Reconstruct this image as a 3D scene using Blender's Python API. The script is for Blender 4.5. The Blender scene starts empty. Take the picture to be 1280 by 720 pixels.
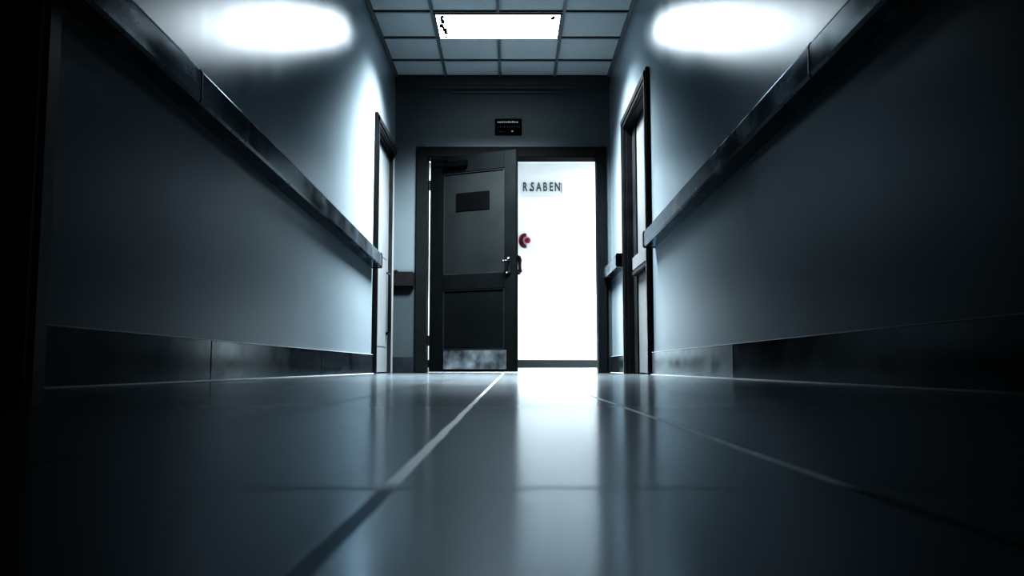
import bpy, bmesh, math, random
from mathutils import Vector, Matrix
random.seed(7)
S = bpy.context.scene
COL = S.collection
PI = math.pi

# ------------------------------------------------------------------ materials
def mat(name, color, rough=0.5, metal=0.0, spec=0.5, noise=None, streak=None, bump=None, coat=0.0):
    """noise=(scale, colour amount, roughness amount); streak=(sx,sy,sz, rough amount); bump=(scale,strength)"""
    m = bpy.data.materials.new(name); m.use_nodes = True
    nt = m.node_tree; N = nt.nodes; L = nt.links
    b = N['Principled BSDF']
    b.inputs['Base Color'].default_value = (*color, 1)
    b.inputs['Roughness'].default_value = rough
    b.inputs['Metallic'].default_value = metal
    b.inputs['Specular IOR Level'].default_value = spec
    b.inputs['Coat Weight'].default_value = coat
    tc = N.new('ShaderNodeTexCoord')
    def nz(scale, mapping=None, detail=4):
        n = N.new('ShaderNodeTexNoise'); n.inputs['Scale'].default_value = scale; n.inputs['Detail'].default_value = detail
        if mapping:
            mp = N.new('ShaderNodeMapping'); mp.inputs['Scale'].default_value = mapping
            L.new(tc.outputs['Object'], mp.inputs['Vector']); L.new(mp.outputs['Vector'], n.inputs['Vector'])
        else:
            L.new(tc.outputs['Object'], n.inputs['Vector'])
        return n
    def mrange(src, a, c, f0=0.3, f1=0.7):
        r = N.new('ShaderNodeMapRange'); r.inputs['From Min'].default_value = f0; r.inputs['From Max'].default_value = f1
        r.inputs['To Min'].default_value = a; r.inputs['To Max'].default_value = c
        L.new(src, r.inputs['Value']); return r.outputs['Result']
    rsock = None
    if noise:
        n = nz(noise[0])
        mx = N.new('ShaderNodeMix'); mx.data_type = 'RGBA'
        k0, k1 = 1 - noise[1], 1 + noise[1]
        mx.inputs['A'].default_value = (*[c * k0 for c in color], 1); mx.inputs['B'].default_value = (*[min(1, c * k1) for c in color], 1)
        L.new(mrange(n.outputs['Fac'], 0, 1), mx.inputs['Factor']); L.new(mx.outputs['Result'], b.inputs['Base Color'])
        rsock = mrange(n.outputs['Fac'], max(0.02, rough - noise[2]), rough + noise[2])
        L.new(rsock, b.inputs['Roughness'])
    if streak:
        n = nz(1.0, streak[:3], 3)
        s = mrange(n.outputs['Fac'], -streak[3], streak[3])
        ad = N.new('ShaderNodeMath'); ad.operation = 'ADD'
        if rsock: L.new(rsock, ad.inputs[0])
        else: ad.inputs[0].default_value = rough
        L.new(s, ad.inputs[1]); L.new(ad.outputs[0], b.inputs['Roughness'])
    if bump:
        n = nz(bump[0]); bp = N.new('ShaderNodeBump'); bp.inputs['Strength'].default_value = bump[1]; bp.inputs['Distance'].default_value = 0.002
        L.new(n.outputs['Fac'], bp.inputs['Height']); L.new(bp.outputs['Normal'], b.inputs['Normal'])
    return m

def lacquer(name, color, rough, gloss, ior, tint=(1, 1, 1), noise=None, streak=None, dim_below=None):
    """paint under a tight gloss: diffuse and Beckmann gloss mixed by Fresnel"""
    m = mat(name, color, rough, noise=noise, streak=streak)
    nt = m.node_tree; N = nt.nodes; L = nt.links; b = N['Principled BSDF']
    df = N.new('ShaderNodeBsdfDiffuse'); gl = N.new('ShaderNodeBsdfAnisotropic'); gl.distribution = 'BECKMANN'
    gl.inputs['Color'].default_value = (*tint, 1)
    for src, dst in (('Base Color', df.inputs['Color']), ('Roughness', gl.inputs['Roughness'])):
        i = b.inputs[src]
        if i.is_linked: L.new(i.links[0].from_socket, dst)
        else: dst.default_value = i.default_value
    fr = N.new('ShaderNodeFresnel'); fr.inputs['IOR'].default_value = ior
    mu = N.new('ShaderNodeMath'); mu.operation = 'MULTIPLY'; mu.inputs[1].default_value = gloss; L.new(fr.outputs[0], mu.inputs[0])
    if dim_below:   # (height, gloss below, tone below): dimmer light under the rail painted in
        tc = N.new('ShaderNodeTexCoord'); sp = N.new('ShaderNodeSeparateXYZ'); L.new(tc.outputs['Object'], sp.inputs[0])
        r = N.new('ShaderNodeMapRange'); r.inputs['From Min'].default_value = dim_below[0]-.05; r.inputs['From Max'].default_value = dim_below[0]+.05
        r.inputs['To Min'].default_value = dim_below[1]; r.inputs['To Max'].default_value = gloss
        L.new(sp.outputs['Z'], r.inputs['Value']); L.new(r.outputs['Result'], mu.inputs[1])
        r3 = N.new('ShaderNodeMapRange'); r3.inputs['From Min'].default_value = dim_below[0]-.05; r3.inputs['From Max'].default_value = dim_below[0]+.05
        r3.inputs['To Min'].default_value = dim_below[2]; L.new(sp.outputs['Z'], r3.inputs['Value'])
        vm = N.new('ShaderNodeVectorMath'); vm.operation = 'SCALE'; L.new(r3.outputs['Result'], vm.inputs['Scale'])
        L.new(df.inputs['Color'].links[0].from_socket, vm.inputs[0]); L.new(vm.outputs[0], df.inputs['Color'])
    mx = N.new('ShaderNodeMixShader'); L.new(mu.outputs[0], mx.inputs['Fac']); L.new(df.outputs[0], mx.inputs[1]); L.new(gl.outputs[0], mx.inputs[2])
    L.new(mx.outputs[0], N['Material Output'].inputs['Surface']); N.remove(b)
    return m

def emit(name, color, strength):
    m = bpy.data.materials.new(name); m.use_nodes = True
    b = m.node_tree.nodes['Principled BSDF']
    b.inputs['Base Color'].default_value = (.8, .8, .8, 1)
    b.inputs['Emission Color'].default_value = (*color, 1); b.inputs['Emission Strength'].default_value = strength
    return m

WALLC = (.125, .153, .170)
M = {}
M['wall'] = lacquer('satin_wall_paint', WALLC, .31, .95, 1.46, (.9, .96, 1), noise=(1.3, .05, .015), streak=(3, 12, .3, .012), dim_below=(1.0, .5, .7))
M['far_wall'] = lacquer('end_wall_paint', (.043, .054, .059), .4, .25, 1.4, noise=(1.5, .06, .04), dim_below=(1.0, .2, .5))
M['ceiling'] = mat('mineral_ceiling_tile', (.205, .225, .235), .85, spec=.1, noise=(60, .05, .02), bump=(160, .15))
M['grid'] = mat('ceiling_grid_metal', (.07, .08, .085), .5)
M['cornice'] = mat('dark_cornice', (.03, .035, .038), .5)
M['casing'] = mat('dark_gloss_casing', (.007, .008, .009), .35, spec=.3, noise=(6, .2, .05))
M['frame'] = mat('dark_grey_door_frame', (.0042, .0056, .006), .55, spec=.04, noise=(5, .1, .04))
M['leaf'] = mat('charcoal_door_leaf', (.0026, .0035, .0038), .55, spec=.04, noise=(4, .12, .05))
M['panel'] = mat('grey_door_panel', (.006, .0074, .0078), .55, spec=.05, noise=(3, .12, .05))
M['panel_dark'] = mat('dark_door_panel', (.0028, .0036, .0039), .55, spec=.04, noise=(3, .12, .05))
M['steel'] = mat('brushed_kick_plate', (.055, .064, .07), .4, metal=.6, noise=(7, .7, .1))
M['chrome'] = mat('polished_chrome', (.8, .82, .84), .15, metal=1)
M['iron'] = mat('black_iron', (.004, .0045, .005), .4, spec=.2)
M['rail'] = lacquer('scuffed_bumper_rail', (.028, .033, .037), .24, .8, 1.45, (.8, .92, 1), noise=(5, .5, .05), streak=(9, 3, 20, .03))
M['base'] = lacquer('dark_gloss_baseboard', (.010, .012, .014), .17, .5, 1.45, (.85, .95, 1), noise=(5, .4, .05))
M['base_lit'] = lacquer('lit_baseboard', (.045, .052, .056), .22, .8, 1.45, (.85, .95, 1), noise=(4, .75, .05))  # paler baseboard copy, reflected light put into its colour
M['caulk_lit_edge'] = mat('pale_caulk_lit_edge', (.22, .25, .265), .6)
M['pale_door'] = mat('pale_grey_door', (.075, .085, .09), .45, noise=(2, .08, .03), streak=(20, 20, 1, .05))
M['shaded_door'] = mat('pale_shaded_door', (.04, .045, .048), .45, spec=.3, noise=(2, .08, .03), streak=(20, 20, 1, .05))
M['white'] = mat('white_room_paint', (.82, .84, .85), .6)
M['white_floor'] = mat('white_room_floor', (.7, .72, .73), .35)
M['strip'] = mat('grey_strip', (.035, .04, .043), .4, spec=.2)
M['plaque'] = mat('pale_grey_plaque', (.72, .75, .755), .4)
M['letter'] = mat('grey_lettering', (.13, .15, .16), .5)
M['sign'] = mat('black_sign', (.0008, .001, .0012), .7, spec=.03)
M['sign_hi'] = mat('sign_white_print', (.3, .33, .35), .6, spec=.1)
M['sign_lo'] = mat('sign_grey_print', (.04, .045, .05), .6, spec=.1)
M['red'] = mat('red_knob', (.24, .008, .035), .3)
M['dark_red'] = mat('dark_red_bracket', (.10, .004, .018), .3)
M['diffuser'] = emit('lamp_diffuser', (.93, .97, 1.0), 17.5)
M['added_lamp'] = emit('added_lamp_diffuser', (.96, .98, 1.0), 3)
M['speck'] = mat('dead_specks', (.004, .004, .004), .8)

def floor_mat():
    m = bpy.data.materials.new('glossy_floor_tile'); m.use_nodes = True
    nt = m.node_tree; N = nt.nodes; L = nt.links; b = N['Principled BSDF']
    tc = N.new('ShaderNodeTexCoord'); sp = N.new('ShaderNodeSeparateXYZ'); L.new(tc.outputs['Object'], sp.inputs[0])
    # gentle wobble of the joints
    nz = N.new('ShaderNodeTexNoise'); nz.inputs['Scale'].default_value = 6; nz.inputs['Detail'].default_value = 2
    L.new(tc.outputs['Object'], nz.inputs['Vector'])
    def math_(op, a, c=None, clamp=False):
        n = N.new('ShaderNodeMath'); n.operation = op; n.use_clamp = clamp
        for i, v in enumerate((a, c)):
            if v is None: continue
            if isinstance(v, (int, float)): n.inputs[i].default_value = v
            else: L.new(v, n.inputs[i])
        return n.outputs[0]
    wob = math_('MULTIPLY', math_('SUBTRACT', nz.outputs['Fac'], .5), .004)
    def dist(sock, off, step):
        q = math_('DIVIDE', math_('SUBTRACT', math_('ADD', sock, wob), off), step)
        fr = math_('SUBTRACT', q, math_('ROUND', q))
        return math_('MULTIPLY', math_('ABSOLUTE', fr), step)
    def line(d, w, soft):
        r = N.new('ShaderNodeMapRange'); r.interpolation_type = 'SMOOTHSTEP'
        r.inputs['From Min'].default_value = w; r.inputs['From Max'].default_value = w + soft
        r.inputs['To Min'].default_value = 1; r.inputs['To Max'].default_value = 0
        L.new(d, r.inputs['Value']); return r.outputs['Result']
    lx = line(dist(sp.outputs['X'], .0155, .2165), .0029, .0014)
    ly = line(dist(sp.outputs['Y'], .405, 1.2), .003, .004)
    # the middle joints are pale beyond the near row, the rest are dark
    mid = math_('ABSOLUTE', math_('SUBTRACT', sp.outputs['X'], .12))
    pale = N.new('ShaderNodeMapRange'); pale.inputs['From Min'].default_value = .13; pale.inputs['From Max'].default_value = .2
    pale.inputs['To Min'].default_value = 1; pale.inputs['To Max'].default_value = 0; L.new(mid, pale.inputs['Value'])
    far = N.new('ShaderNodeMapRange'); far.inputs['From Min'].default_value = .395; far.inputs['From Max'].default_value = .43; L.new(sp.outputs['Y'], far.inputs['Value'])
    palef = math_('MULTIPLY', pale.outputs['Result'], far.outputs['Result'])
    n2 = N.new('ShaderNodeTexNoise'); n2.inputs['Scale'].default_value = 2.2; n2.inputs['Detail'].default_value = 5
    L.new(tc.outputs['Object'], n2.inputs['Vector'])
    tile = N.new('ShaderNodeMix'); tile.data_type = 'RGBA'
    tile.inputs['A'].default_value = (.010, .0125, .0145, 1); tile.inputs['B'].default_value = (.014, .0175, .02, 1)
    L.new(n2.outputs['Fac'], tile.inputs['Factor'])
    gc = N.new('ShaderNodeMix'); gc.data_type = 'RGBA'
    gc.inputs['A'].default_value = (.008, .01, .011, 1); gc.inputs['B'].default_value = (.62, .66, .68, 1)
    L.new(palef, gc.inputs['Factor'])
    c1 = N.new('ShaderNodeMix'); c1.data_type = 'RGBA'; c1.inputs['B'].default_value = (.006, .008, .009, 1)
    L.new(tile.outputs['Result'], c1.inputs['A']); L.new(math_('MULTIPLY', ly, .6), c1.inputs['Factor'])
    c2 = N.new('ShaderNodeMix'); c2.data_type = 'RGBA'
    L.new(c1.outputs['Result'], c2.inputs['A']); L.new(gc.outputs['Result'], c2.inputs['B']); L.new(lx, c2.inputs['Factor'])
    df = N.new('ShaderNodeBsdfDiffuse'); L.new(c2.outputs['Result'], df.inputs['Color'])
    # polished glaze: dark at normal incidence, cool and bright towards grazing
    ft = N.new('ShaderNodeMix'); ft.data_type = 'RGBA'
    ft.inputs['A'].default_value = (.9, .96, 1, 1); ft.inputs['B'].default_value = (.12, .17, .2, 1)
    L.new(math_('MAXIMUM', lx, math_('MULTIPLY', ly, .6)), ft.inputs['Factor'])
    b.inputs['Metallic'].default_value = 1; b.inputs['Base Color'].default_value = (.20, .232, .25, 1)
    L.new(ft.outputs['Result'], b.inputs['Specular Tint'])
    L.new(math_('ADD', .17, math_('MULTIPLY', math_('SUBTRACT', n2.outputs['Fac'], .5), .08)), b.inputs['Roughness'])
    m1 = N.new('ShaderNodeMixShader'); m1.inputs['Fac'].default_value = .85; L.new(df.outputs[0], m1.inputs[1]); L.new(b.outputs[0], m1.inputs[2])
    gg = N.new('ShaderNodeBsdfAnisotropic'); gg.distribution = 'GGX'; gg.inputs['Color'].default_value = (.8, .86, .9, 1); gg.inputs['Roughness'].default_value = .42
    hz = N.new('ShaderNodeBsdfPrincipled'); hz.inputs['Metallic'].default_value = 1; hz.inputs['Base Color'].default_value = (.34, .39, .42, 1)
    hz.inputs['Roughness'].default_value = .42; hz.inputs['Specular Tint'].default_value = (.9, .96, 1, 1)
    mh = N.new('ShaderNodeMixShader'); hr = N.new('ShaderNodeMapRange'); hr.inputs['From Min'].default_value = .5; hr.inputs['From Max'].default_value = 2.2; hr.inputs['To Min'].default_value = .42; hr.inputs['To Max'].default_value = .05; L.new(sp.outputs['Y'], hr.inputs['Value']); L.new(hr.outputs['Result'], mh.inputs['Fac']); L.new(m1.outputs[0], mh.inputs[1]); L.new(hz.outputs[0], mh.inputs[2]); m1 = mh  # bright soft sheen painted onto the near floor, fading with distance
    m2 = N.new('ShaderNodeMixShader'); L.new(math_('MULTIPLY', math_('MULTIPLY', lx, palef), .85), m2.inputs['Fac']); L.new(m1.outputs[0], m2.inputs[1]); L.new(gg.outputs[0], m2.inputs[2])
    L.new(m2.outputs[0], N['Material Output'].inputs['Surface'])
    return m
M['floor'] = floor_mat()

# ------------------------------------------------------------------ mesh helpers
def add_box(bm, x0, x1, y0, y1, z0, z1, bev=0.0, seg=2):
    r = bmesh.ops.create_cube(bm, size=1)
    vs = r['verts']
    bmesh.ops.transform(bm, verts=vs, matrix=Matrix.Translation(((x0+x1)/2, (y0+y1)/2, (z0+z1)/2)) @ Matrix.Diagonal((abs(x1-x0), abs(y1-y0), abs(z1-z0), 1)))
    if bev:
        es = list({e for v in vs for e in v.link_edges})
        bmesh.ops.bevel(bm, geom=es, offset=bev, segments=seg, affect='EDGES', clamp_overlap=True)

def bx(*a, bev=0.0):
    bm = bmesh.new(); add_box(bm, *a, bev=bev); return bm

def add_cyl(bm, p, q, r, r2=None, seg=20):
    p, q = Vector(p), Vector(q); d = q - p
    m = Matrix.Translation((p + q) / 2) @ d.to_track_quat('Z', 'Y').to_matrix().to_4x4()
    bmesh.ops.create_cone(bm, cap_ends=True, segments=seg, radius1=r, radius2=r if r2 is None else r2, depth=d.length, matrix=m)

def add_tube(bm, pts, radii, seg=12):
    """a swept round bar through pts with per-point radii, capped"""
    pts = [Vector(p) for p in pts]; rings = []
    up = Vector((0.137, 0.31, 0.94)).normalized()
    for i, p in enumerate(pts):
        t = (pts[min(i+1, len(pts)-1)] - pts[max(i-1, 0)]).normalized()
        a = t.cross(up).normalized(); c = t.cross(a).normalized(); r = radii[i] if isinstance(radii, (list, tuple)) else radii
        rings.append([bm.verts.new(p + (a*math.cos(k*2*PI/seg) + c*math.sin(k*2*PI/seg))*r) for k in range(seg)])
    for i in range(len(rings)-1):
        for k in range(seg):
            bm.faces.new((rings[i][k], rings[i][(k+1) % seg], rings[i+1][(k+1) % seg], rings[i+1][k]))
    bm.faces.new(rings[0]); bm.faces.new(list(reversed(rings[-1])))

def add_prism(bm, profile, axis_pts):
    """profile: list of (offset from wall, z); swept along two points (y, dz) ; built in wall space x=offset"""
    (y0, d0), (y1, d1) = axis_pts
    A = [bm.verts.new((x, y0, z + d0)) for x, z in profile]; B = [bm.verts.new((x, y1, z + d1)) for x, z in profile]
    n = len(profile)
    for i in range(n): bm.faces.new((A[i], A[(i+1) % n], B[(i+1) % n], B[i]))
    bm.faces.new(list(reversed(A))); bm.faces.new(B)

def obj(name, bm, m, parent=None, smooth=False):
    bmesh.ops.recalc_face_normals(bm, faces=bm.faces[:])
    me = bpy.data.meshes.new(name); bm.to_mesh(me); bm.free()
    me.materials.append(m)
    if smooth:
        for p in me.polygons: p.use_smooth = True
    o = bpy.data.objects.new(name, me); COL.objects.link(o)
    if parent: o.parent = parent
    return o

def tag(o, label, cat, group=None, kind=None):
    o['label'] = label; o['category'] = cat
    if group: o['group'] = group
    if kind: o['kind'] = kind
    return o

def thing(name, label, cat, loc=(0, 0, 0), rotz=0, group=None, kind=None):
    o = bpy.data.objects.new(name, None); COL.objects.link(o)
    o.location = loc; o.rotation_euler = (0, 0, rotz); o.empty_display_size = .1
    return tag(o, label, cat, group, kind)

def struct(name, bm, m, label, cat):
    return tag(obj(name, bm, m), label, cat, kind='structure')

# ------------------------------------------------------------------ dimensions (metres; corridor runs along +Y)
W = 1.1            # half width
D = 8.6            # end wall
H = 3.027          # ceiling
Y0 = -5.0          # the corridor goes on behind the viewer
T = .14            # wall thickness
OX0, OX1, OZ = -.762, .962, 2.187   # end doorway opening

# ------------------------------------------------------------------ shell
struct('floor', bx(-W-T, W+T, Y0, D+.075, -.1, 0), M['floor'], 'dark glossy tiled corridor floor with pale grout lines', 'floor')

def side_wall(side, openings):
    bm = bmesh.new(); a, b = (W, W+T) if side > 0 else (-W-T, -W)
    y = Y0
    for (u, v, top) in openings:
        add_box(bm, a, b, y, u, 0, H+.1); add_box(bm, a, b, u, v, top, H+.1); y = v
    add_box(bm, a, b, y, D+.15, 0, H+.1)
    return bm
LD = (7.38, 8.49, 2.17)      # left side doorway: y0, y1, top
RD = (6.22, 7.42, 2.16)      # right side doorway
ND = (1.0, 2.02, 2.16)       # nearest left doorway
struct('wall_left', side_wall(-1, [ND, LD]), M['wall'], 'glossy grey corridor wall on the left with dark bumper rail', 'wall')
struct('wall_right', side_wall(1, [RD]), M['wall'], 'glossy grey corridor wall on the right with dark bumper rail', 'wall')
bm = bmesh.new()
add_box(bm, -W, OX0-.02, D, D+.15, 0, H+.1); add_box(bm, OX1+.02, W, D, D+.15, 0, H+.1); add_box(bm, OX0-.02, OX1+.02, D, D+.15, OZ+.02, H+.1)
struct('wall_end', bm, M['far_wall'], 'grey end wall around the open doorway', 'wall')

# ceiling and its grid
ceil = struct('ceiling', bx(-W, W, Y0, D, H+.012, H+.1), M['ceiling'], 'suspended ceiling of square grey tiles with dark grid', 'ceiling')
bm = bmesh.new()
for x in (-.583, -.027, .530):
    add_box(bm, x-.013, x+.013, Y0, D, H-.006, H+.02)
for s in (-1, 1): add_box(bm, s*W-(.03 if s > 0 else 0), s*W+(.03 if s < 0 else 0), Y0, D, H-.006, H+.02)
y = 8.112
while y > Y0:
    add_box(bm, -W, W, y-.013, y+.013, H-.004, H+.02); y -= .574
obj('ceiling_grid', bm, M['grid'], ceil)

# cornice over the end wall
bm = bmesh.new(); add_box(bm, -W, W, D-.05, D, 2.935, H+.01, bev=.006); add_box(bm, -.52, .62, D-.03, D, 2.855, 2.875, bev=.004); add_box(bm, -W, W, D-.025, D, 2.9, 2.94, bev=.004)
struct('trim_1', bm, M['cornice'], 'dark cornice along the top of the end wall', 'trim')

# end doorway frame
bm = bmesh.new()
for (a, b_) in ((-.877, OX0), (OX1, 1.053)):
    add_box(bm, a, b_, D-.028, D+.002, 0, 2.295, bev=.006)
add_box(bm, OX0, OX1, D-.028, D+.002, OZ, 2.295, bev=.006)
add_box(bm, OX0-.02, OX0, D, D+.17, 0, OZ+.02); add_box(bm, OX1, OX1+.02, D, D+.17, 0, OZ+.02); add_box(bm, OX0, OX1, D, D+.17, OZ, OZ+.02)
struct('trim_2', bm, M['frame'], 'dark grey wooden frame around the open end doorway', 'door frame')

# baseboards
def baseboard(name, side, segs, label, lit=()):
    bm = bmesh.new(); w = side*W; f = side*(W-.014)
    for (u, v) in segs: add_box(bm, min(w, f), max(w, f), u, v, .006, .160, bev=.003)
    o = struct(name, bm, M['base'], label, 'baseboard')
    for (u, v) in lit:
        obj('lit_section', bx(min(w, f), max(w, f), u, v, .006, .160, bev=.003), M['base_lit'], o)['label'] = 'pale baseboard section with reflected light painted in'  # stands in for light reflected near the far end
    bm = bmesh.new(); g = side*(W-.0165); k = side*(W-.026)
    for (u, v) in list(segs) + list(lit):
        add_box(bm, min(w, g), max(w, g), u, v, .1595, .1635, bev=.001)  # pale strip painted in as light catching the top edge
        add_box(bm, min(w, k), max(w, k), u, v, 0, .007, bev=.002)
    c = obj('caulk_and_lit_edge', bm, M['caulk_lit_edge'], o); c['label'] = 'pale floor caulking and painted lit top edge'
baseboard('baseboard_left', -1, [(Y0, .9), (2.125, 3.338), (3.343, 5.3), (5.305, 7.285)], 'dark glossy baseboard along the left wall')
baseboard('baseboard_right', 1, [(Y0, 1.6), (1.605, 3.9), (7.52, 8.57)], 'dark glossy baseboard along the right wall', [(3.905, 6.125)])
bm = bmesh.new(); add_box(bm, -W, -.88, D-.014, D, 0, .155, bev=.003); add_box(bm, 1.056, W, D-.014, D, 0, .155, bev=.003)
struct('baseboard_end', bm, M['base'], 'short dark baseboard on the end wall beside the door frame', 'baseboard')

# ------------------------------------------------------------------ bumper rails
def rail(side, y0, y1, zc, h, tilt, label, seam=None, p=.085):
    """a bumper rail along a side wall, falling by tilt per metre away from the viewer"""
    t = thing('bumper_rail', label, 'handrail', (side*W, y0, 0), group=None)
    prof = [(0, -h/2), (.25*p, -h/2), (.92*p, -h/2), (p, -h/2+.012), (p, h/2-.012), (.92*p, h/2), (0, h/2)]
    bm = bmesh.new()
    add_prism(bm, [(-side*x, z) for x, z in prof], [(0, zc - tilt*y0), (y1-y0, zc - tilt*y1)])
    obj('rail_body', bm, M['rail'], t)
    for yy in (0, y1-y0):
        bm = bmesh.new()
        z = zc - tilt*(y0+yy); s = .02 if yy == 0 else -.02
        pr = [(-side*x*1.05, (zz)*1.06) for x, zz in prof]
        add_prism(bm, pr, [(yy, z), (yy+s, z - tilt*s)])
        obj('end_cap', bm, M['iron'], t)
    if seam:
        bm = bmesh.new()
        add_prism(bm, [(-side*x*1.02, zz*1.02) for x, zz in prof], [(seam-y0, zc-tilt*seam), (seam-y0+.012, zc-tilt*(seam+.012))])
        obj('joint_strip', bm, M['iron'], t)
    return t
rail(-1, 2.13, 7.25, 1.101, .124, .0196, 'long dark bumper rail on the left wall, between the nearest doorway and far left door', 2.95)
rail(1, .8, 6.0, 1.071, .112, .0196, 'long dark bumper rail on the right wall, nearest the viewer', 2.62)
rail(1, 7.52, 8.55, 1.06, .112, .008, 'short bumper rail on the right wall between side door and end wall')
# rail on the end wall
t = thing('bumper_rail', 'short dark bumper rail on the end wall, left of the door frame', 'handrail', (-W, D, .93))
bm = bmesh.new(); add_box(bm, .002, .213, -.06, 0, -.075, .08, bev=.012); obj('rail_body', bm, M['iron'], t)
bm = bmesh.new(); add_box(bm, .0, .05, -.064, 0, .06, .095, bev=.008); obj('end_cap', bm, M['iron'], t)

# ------------------------------------------------------------------ side doors
def side_door(name, side, o, casing, leaf_label, far_casing=True, recess=.06, near=.09, proud=.03, far_w=.10):
    """o=(y0,y1,top). Origin on the wall face; x points from the wall into the corridor times -side"""
    y0, y1, top = o
    t = thing(name, leaf_label, 'door', (side*W, y0, 0), kind='structure')
    X = lambda d: -side*d       # d metres out of the wall face
    def b2(bm, d0, d1, *r, bev=0): add_box(bm, min(X(d0), X(d1)), max(X(d0), X(d1)), *r, bev=bev)
    bm = bmesh.new()
    b2(bm, 0, proud, -near, 0, 0, top+.1, bev=.005)
    b2(bm, proud, proud+.008, -near+.02, -.025, 0, top+.08, bev=.003)
    if far_casing: b2(bm, 0, proud, y1-y0, y1-y0+far_w, 0, top+.1, bev=.005); b2(bm, proud, proud+.008, y1-y0+.03, y1-y0+far_w-.02, 0, top+.08, bev=.003)
    b2(bm, 0, proud, 0, y1-y0, top, top+.1, bev=.005)
    b2(bm, proud, proud+.008, -near+.02, y1-y0+(far_w-.02 if far_casing else 0), top+.03, top+.08, bev=.003)
    # linings of the reveal
    b2(bm, -T, 0, 0, .012, 0, top); b2(bm, -T, 0, 0, y1-y0, top-.012, top)
    b2(bm, -T, 0, y1-y0-.012, y1-y0, 0, top)
    obj('door_casing', bm, casing, t)
    return t, b2, y1-y0, top

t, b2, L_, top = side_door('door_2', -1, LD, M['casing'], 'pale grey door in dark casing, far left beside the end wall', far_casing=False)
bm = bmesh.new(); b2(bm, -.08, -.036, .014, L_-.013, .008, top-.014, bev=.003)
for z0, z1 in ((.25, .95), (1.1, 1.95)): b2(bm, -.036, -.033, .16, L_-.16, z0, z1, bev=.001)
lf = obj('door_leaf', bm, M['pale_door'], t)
bm = bmesh.new(); b2(bm, -.01, .012, L_-.002, L_+.05, 0, top, bev=.003); f = obj('door_stop', bm, M['pale_door'], t)
bm = bmesh.new()
add_tube(bm, [(-(-1)*-.036, L_-.12, .98), (.0, L_-.12, .96), (.0, L_-.12, .40), (-.036, L_-.12, .38)], [.010, .010, .016, .016])
obj('pull_handle', bm, M['iron'], t, smooth=True)

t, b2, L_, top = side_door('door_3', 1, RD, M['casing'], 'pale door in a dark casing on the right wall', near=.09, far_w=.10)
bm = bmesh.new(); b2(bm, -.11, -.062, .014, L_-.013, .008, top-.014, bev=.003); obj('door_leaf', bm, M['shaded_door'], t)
bm = bmesh.new(); b2(bm, -.062, -.05, L_-.2, L_-.013, .008, top-.014, bev=.004); obj('door_stile', bm, M['casing'], t)['label'] = 'dark door stile'
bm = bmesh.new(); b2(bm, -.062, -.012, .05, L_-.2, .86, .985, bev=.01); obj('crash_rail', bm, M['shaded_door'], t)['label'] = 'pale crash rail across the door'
bm = bmesh.new(); b2(bm, -.062, -.008, .05, L_-.2, .825, .862, bev=.006); obj('rail_underside', bm, M['iron'], t)['label'] = 'dark lower edge of the crash rail'

t, b2, L_, top = side_door('door_4', -1, ND, M['iron'], 'black doorway nearest the viewer on the left wall', near=.1, far_w=.105)
bm = bmesh.new(); b2(bm, -.11, -.06, .014, L_-.013, .008, top-.014, bev=.003); obj('door_leaf', bm, M['leaf'], t)
bm = bmesh.new(); b2(bm, -.06, -.0, L_-.16, L_-.1, .98, 1.03, bev=.008); obj('door_handle', bm, M['iron'], t)

# ------------------------------------------------------------------ the open end door (hinged at the left jamb, swung towards the viewer)
hinge = (-.735, D-.002, 0); ang = math.atan2(-.4, .869); LW = .957; LT = .045; LZ = 2.174
dr = thing('door_1', 'charcoal panelled door standing ajar in the end doorway', 'door', hinge, ang, kind='structure')
bm = bmesh.new()
zb = .012
add_box(bm, 0, .152, 0, LT, zb, LZ, bev=.004); add_box(bm, .829, LW, 0, LT, zb, LZ, bev=.004)
add_box(bm, .152, .829, 0, LT, 2.0, LZ, bev=.004); add_box(bm, .152, .829, 0, LT, .82, .968, bev=.004); add_box(bm, .152, .829, 0, LT, zb, .225, bev=.004)
obj('door_leaf', bm, M['leaf'], dr)
def panel(z0, z1, m, name):
    bm = bmesh.new(); add_box(bm, .150, .831, .014, .032, z0-.002, z1+.002)
    o = obj(name, bm, m, dr)
    bm = bmesh.new()
    for a in ((.152, .829, z0, z0+.012), (.152, .829, z1-.012, z1), (.152, .164, z0, z1), (.817, .829, z0, z1)):
        add_box(bm, a[0], a[1], .004, .016, a[2], a[3], bev=.003)
    obj('panel_moulding', bm, M['casing'], o)
    return o
panel(.968, 2.0, M['panel'], 'upper_panel')['label'] = 'grey upper door panel'
panel(.225, .82, M['panel_dark'], 'lower_panel')['label'] = 'dark lower door panel'
obj('kick_plate', bx(.165, .856, -.004, .001, .035, .222, bev=.001), M['steel'], dr)['label'] = 'scuffed steel kick plate'
obj('name_plate', bx(.292, .664, .008, .0145, 1.607, 1.79, bev=.002), M['sign'], dr)['label'] = 'blank black name plate'
# lock and lever on the corridor side
bm = bmesh.new(); add_box(bm, .868, .902, -.012, .001, .955, 1.12, bev=.004); lp = obj('lock_plate', bm, M['iron'], dr)
bm = bmesh.new(); add_tube(bm, [(.885, -.01, 1.075), (.885, -.05, 1.075), (.872, -.058, 1.075), (.842, -.056, 1.072), (.832, -.052, 1.07)], [.009, .009, .010, .010, .008]); obj('door_lever', bm, M['iron'], lp, smooth=True)
bm = bmesh.new()
add_cyl(bm, (.885, -.012, 1.104), (.885, -.026, 1.104), .014, .010); add_cyl(bm, (.868, -.012, .965), (.868, -.024, .965), .011, .008); add_cyl(bm, (.852, -.056, 1.076), (.852, -.070, 1.076), .009, .007)
obj('lock_cylinder', bm, M['chrome'], lp, smooth=False)['label'] = 'bright chrome lock cylinders'
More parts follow.
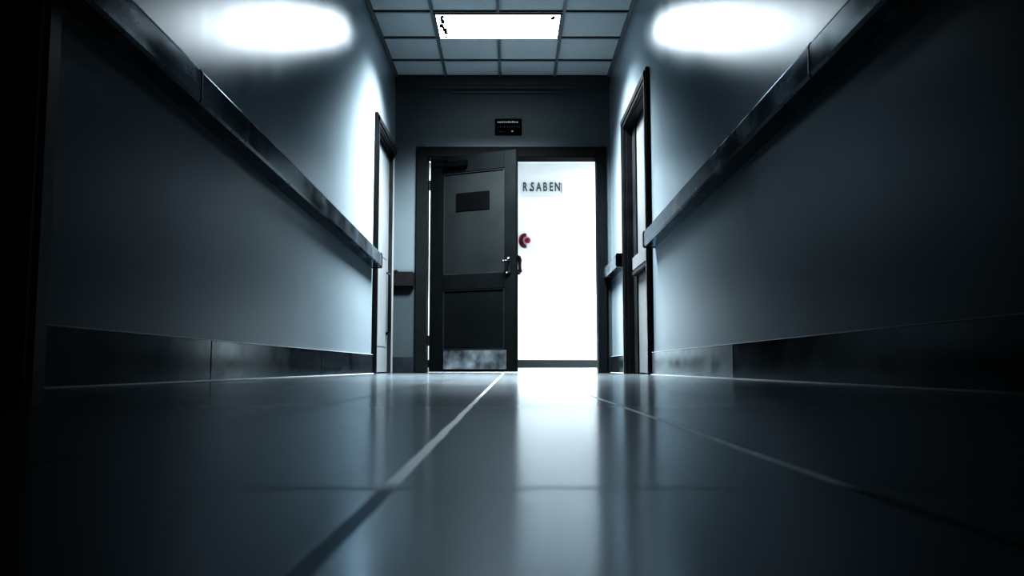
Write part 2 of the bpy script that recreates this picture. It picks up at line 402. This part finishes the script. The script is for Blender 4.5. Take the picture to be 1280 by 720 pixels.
# pull on the far side, showing past the edge
bm = bmesh.new(); xx = LW-.012
pts = [(xx, LT, 1.13), (xx, LT+.055, 1.125), (xx, LT+.068, 1.10), (xx, LT+.066, 1.05), (xx, LT+.068, 1.02), (xx, LT+.072, .985), (xx, LT+.055, .965), (xx, LT, .96)]
add_tube(bm, pts, [.012, .014, .020, .015, .015, .022, .014, .012]); obj('pull_handle', bm, M['iron'], dr, smooth=True)
for z in (.32, 1.9):
    bm = bmesh.new(); add_cyl(bm, (-.012, .004, z-.05), (-.012, .004, z+.05), .012, seg=16); add_box(bm, -.026, .004, .0, .008, z-.05, z+.05)
    obj('hinge', bm, M['iron'], dr)
# matte black block and thin bars on the top rail
bm = bmesh.new(); add_box(bm, .17, .43, -.045, .002, 2.05, 2.115, bev=.008)
cl = obj('dark_block', bm, M['sign'], dr)
bm = bmesh.new(); add_box(bm, .20, .226, -.05, -.03, 2.112, 2.125, bev=.003); add_box(bm, .03, .226, -.052, -.038, 2.118, 2.128, bev=.003)
obj('dark_bar', bm, M['sign'], cl)

# ------------------------------------------------------------------ bright room beyond
RX0, RX1, RY, RZ = -1.9, 1.9, 10.4, 2.56
struct('floor_inner', bx(RX0, RX1, D+.075, RY, -.1, 0), M['white_floor'], 'white floor of the bright room beyond the doorway', 'floor')
struct('wall_inner_back', bx(RX0, RX1, RY, RY+.1, 0, RZ+.1), M['white'], 'bright white wall seen through the doorway', 'wall')
struct('wall_inner_left', bx(RX0-.1, RX0, D+.15, RY+.1, 0, RZ+.1), M['white'], 'white left wall of the bright room', 'wall')
struct('wall_inner_right', bx(RX1, RX1+.1, D+.15, RY+.1, 0, RZ+.1), M['white'], 'white right wall of the bright room', 'wall')
bm = bmesh.new(); add_box(bm, RX0, -W-T, D+.15-.03, D+.15, 0, RZ+.1); add_box(bm, W+T, RX1, D+.15-.03, D+.15, 0, RZ+.1)
struct('wall_inner_front', bm, M['white'], 'white front wall of the bright room beside the doorway', 'wall')
struct('ceiling_inner', bx(RX0, RX1, D+.15, RY, RZ, RZ+.1), M['white'], 'white ceiling of the bright room', 'ceiling')
struct('trim_3', bx(RX0, RX1, RY-.02, RY, .052, .143, bev=.004), M['strip'], 'grey protective strip low on the bright room wall', 'trim')

for lx_, w_ in ((-.95, 'left, behind the open door'), (1.55, 'right, beyond the doorway')):  # unseen lamps added to brighten the room walls and their reflections
    lt = thing('ceiling_light', 'unseen panel lamp added to brighten the white room, on the ' + w_, 'lamp', (lx_, 9.75, RZ))
    obj('diffuser', bx(-.28, .28, -.45, .45, -.03, -.012, bev=.004), M['added_lamp'], lt)
    bm = bmesh.new()
    for a in ((-.31, -.28, -.48, .48), (.28, .31, -.48, .48), (-.28, .28, -.48, -.45), (-.28, .28, .45, .48)): add_box(bm, *a, -.034, 0, bev=.003)
    obj('frame', bm, M['chrome'], lt)

# door-room sign with its lettering
def glyph_mesh(txt, size):
    cu = bpy.data.curves.new('tmp', 'FONT'); cu.body = txt; cu.size = size; cu.extrude = .002; cu.offset = .0045
    o = bpy.data.objects.new('tmp', cu); COL.objects.link(o)
    me = bpy.data.meshes.new_from_object(o.evaluated_get(bpy.context.evaluated_depsgraph_get()))
    bpy.data.objects.remove(o); return me
sg = thing('room_sign', 'pale grey plaque lettered in dark capitals on the bright white wall', 'sign', (.47, RY, 2.233))
obj('plaque', bx(-.25, .252, -.010, 0, -.082, .08, bev=.003), M['plaque'], sg)
bm = bmesh.new()
xs = [-.205, -.14, -.118, -.040, .040, .115, .190]
for ch, gx in zip('R.SABEN', xs):
    me = glyph_mesh(ch, .15 if ch != '.' else .2)
    b2_ = bmesh.new(); b2_.from_mesh(me)
    mnx = min(v.co.x for v in b2_.verts); mxx = max(v.co.x for v in b2_.verts)
    for v in b2_.verts:
        x = (v.co.x - (mnx+mxx)/2)*(.62 if ch != '.' else 1); z = v.co.y
        v.co = Vector((gx + x, -.013 - v.co.z, -.018 + z))
    tmp = bpy.data.meshes.new('t'); b2_.to_mesh(tmp); b2_.free(); bm.from_mesh(tmp)
for a in ((.236, .243, -.045, .075), (.222, .243, .068, .075)): add_box(bm, a[0], a[1], -.014, -.009, a[2], a[3])
obj('lettering', bm, M['letter'], sg)['label'] = 'dark grey capital letters'

# red knob on the white wall
kn = thing('wall_knob', 'small red knob with a dark red bracket on the bright white wall', 'knob', (.262, RY, 1.595))
bm = bmesh.new()
pts = [(.055*math.cos(a)*.95+.0, -.02, .072*math.sin(a)) for a in [math.radians(d) for d in range(75, 286, 15)]]
rad = [.016 + .012*math.sin(i/(len(pts)-1)*PI) for i in range(len(pts))]
add_tube(bm, pts, rad); obj('bracket', bm, M['dark_red'], kn, smooth=True)
bm = bmesh.new(); bmesh.ops.create_uvsphere(bm, u_segments=20, v_segments=12, radius=.036, matrix=Matrix.Translation((.03, -.045, .0)))
add_cyl(bm, (.03, 0, 0), (.03, -.05, 0), .016); k = obj('knob', bm, M['red'], kn, smooth=True)
bm = bmesh.new(); add_cyl(bm, (.03, -.078, 0), (.03, -.086, 0), .014, .011); obj('knob_cap', bm, M['dark_red'], k)

# sign above the doorway
sg = thing('door_sign', 'small black sign with rows of fine print above the end doorway', 'sign', (.059, D, 2.505))
obj('plate', bx(-.136, .136, -.018, 0, -.084, .084, bev=.004), M['sign'], sg)
hi = bmesh.new()
x = -.112
while x < .105:
    w = random.uniform(.010, .022); add_box(hi, x, x+w, -.0205, -.0175, .040, .040+random.uniform(.014, .020)); x += w+.005
for zz in (.0, -.05):
    lo = bmesh.new(); x = -.112
    while x < (.115 if zz == 0 else -.04):
        w = random.uniform(.008, .020); add_box(lo, x, x+w, -.0205, -.0175, zz-.008, zz+random.uniform(0, .007)); x += w+random.uniform(.005, .012)
    obj('faint_print', lo, M['sign_lo'], sg)['label'] = 'row of faint print'
mk = bx(.030, .050, -.0205, -.0175, -.055, -.040)
obj('bright_print', hi, M['sign_hi'], sg)['label'] = 'row of bright print'
obj('print_mark', mk, M['sign_hi'], sg)['label'] = 'single bright mark'

# ------------------------------------------------------------------ corridor ceiling lamp
lt = thing('ceiling_light', 'glowing rectangular ceiling lamp with dead insect specks, in the corridor ceiling', 'lamp', (-.0265, 7.251, H))
obj('diffuser', bx(-.525, .525, -.262, .262, -.012, -.002), M['diffuser'], lt)
bm = bmesh.new()
for a in ((-.545, -.525, -.275, .275), (.525, .545, -.275, .275), (-.525, .525, -.275, -.262), (-.525, .525, .262, .275)): add_box(bm, *a, -.016, .01, bev=.002)
obj('frame', bm, M['grid'], lt)
def speck(x, y, r):
    bm = bmesh.new()
    pts = []; n = 8; k = random.uniform(.5, 1.6)
    for i in range(n):
        a = i*2*PI/n; q = r*random.uniform(.6, 1.15); pts.append(bm.verts.new((x+q*math.cos(a)*.8, y+q*math.sin(a)*k, -.0135)))
    f = bm.faces.new(pts); r_ = bmesh.ops.extrude_face_region(bm, geom=[f]); bmesh.ops.translate(bm, verts=[v for v in r_['geom'] if isinstance(v, bmesh.types.BMVert)], vec=(0, 0, -.002))
    obj('insect_speck', bm, M['speck'], lt)
for i in range(15): speck(-.478+random.uniform(-.016, .02), -.22+i*.026, random.uniform(.016, .032))
for i in range(6): speck(-.51, -.2+i*.075, random.uniform(.008, .015))
speck(-.475, .225, .018)
for a in ((.462, -.19, .026), (.472, -.215, .02), (.485, .09, .018), (.49, .19, .018)): speck(*a)

# ------------------------------------------------------------------ lights
def area(name, loc, sx, sy, power, color, spread, rot=(0, 0, 0)):
    l = bpy.data.lights.new(name, 'AREA'); l.shape = 'RECTANGLE'; l.size = sx; l.size_y = sy; l.energy = power; l.color = color; l.spread = math.radians(spread)
    o = bpy.data.objects.new(name, l); o.location = loc; o.rotation_euler = rot; COL.objects.link(o); return o
area('corridor_lamp_light', (-.0265, 7.251, H-.02), 1.05, .52, 620, (.94, .98, 1.0), 124)
for lx_ in (-.95, 1.55): area('added_room_light', (lx_, 9.75, RZ-.045), .55, .9, 8.5, (.96, .98, 1.0), 180)  # light of the two added lamps, out of view

wd = bpy.data.worlds.new('dim'); S.world = wd; wd.use_nodes = True
wd.node_tree.nodes['Background'].inputs[0].default_value = (.32, .46, .55, 1)
wd.node_tree.nodes['Background'].inputs[1].default_value = .012

# ------------------------------------------------------------------ camera
cam = bpy.data.cameras.new('camera'); co = bpy.data.objects.new('camera', cam); COL.objects.link(co)
cam.sensor_width = 36; cam.lens = 1072/1280*36; cam.clip_start = .01
co.location = (.072, 0, .056)
co.rotation_euler = (PI/2 + math.atan(99/1072), 0, -math.atan(3/1072))
cam.dof.use_dof = True; cam.dof.focus_distance = 7.5; cam.dof.aperture_fstop = 14
S.camera = co

S.view_settings.view_transform = 'Standard'
S.view_settings.look = 'Very High Contrast'
S.view_settings.exposure = 0
S.cycles.max_bounces = 8; S.cycles.diffuse_bounces = 4; S.cycles.glossy_bounces = 5
S.cycles.sample_clamp_indirect = 4; S.cycles.use_denoising = True
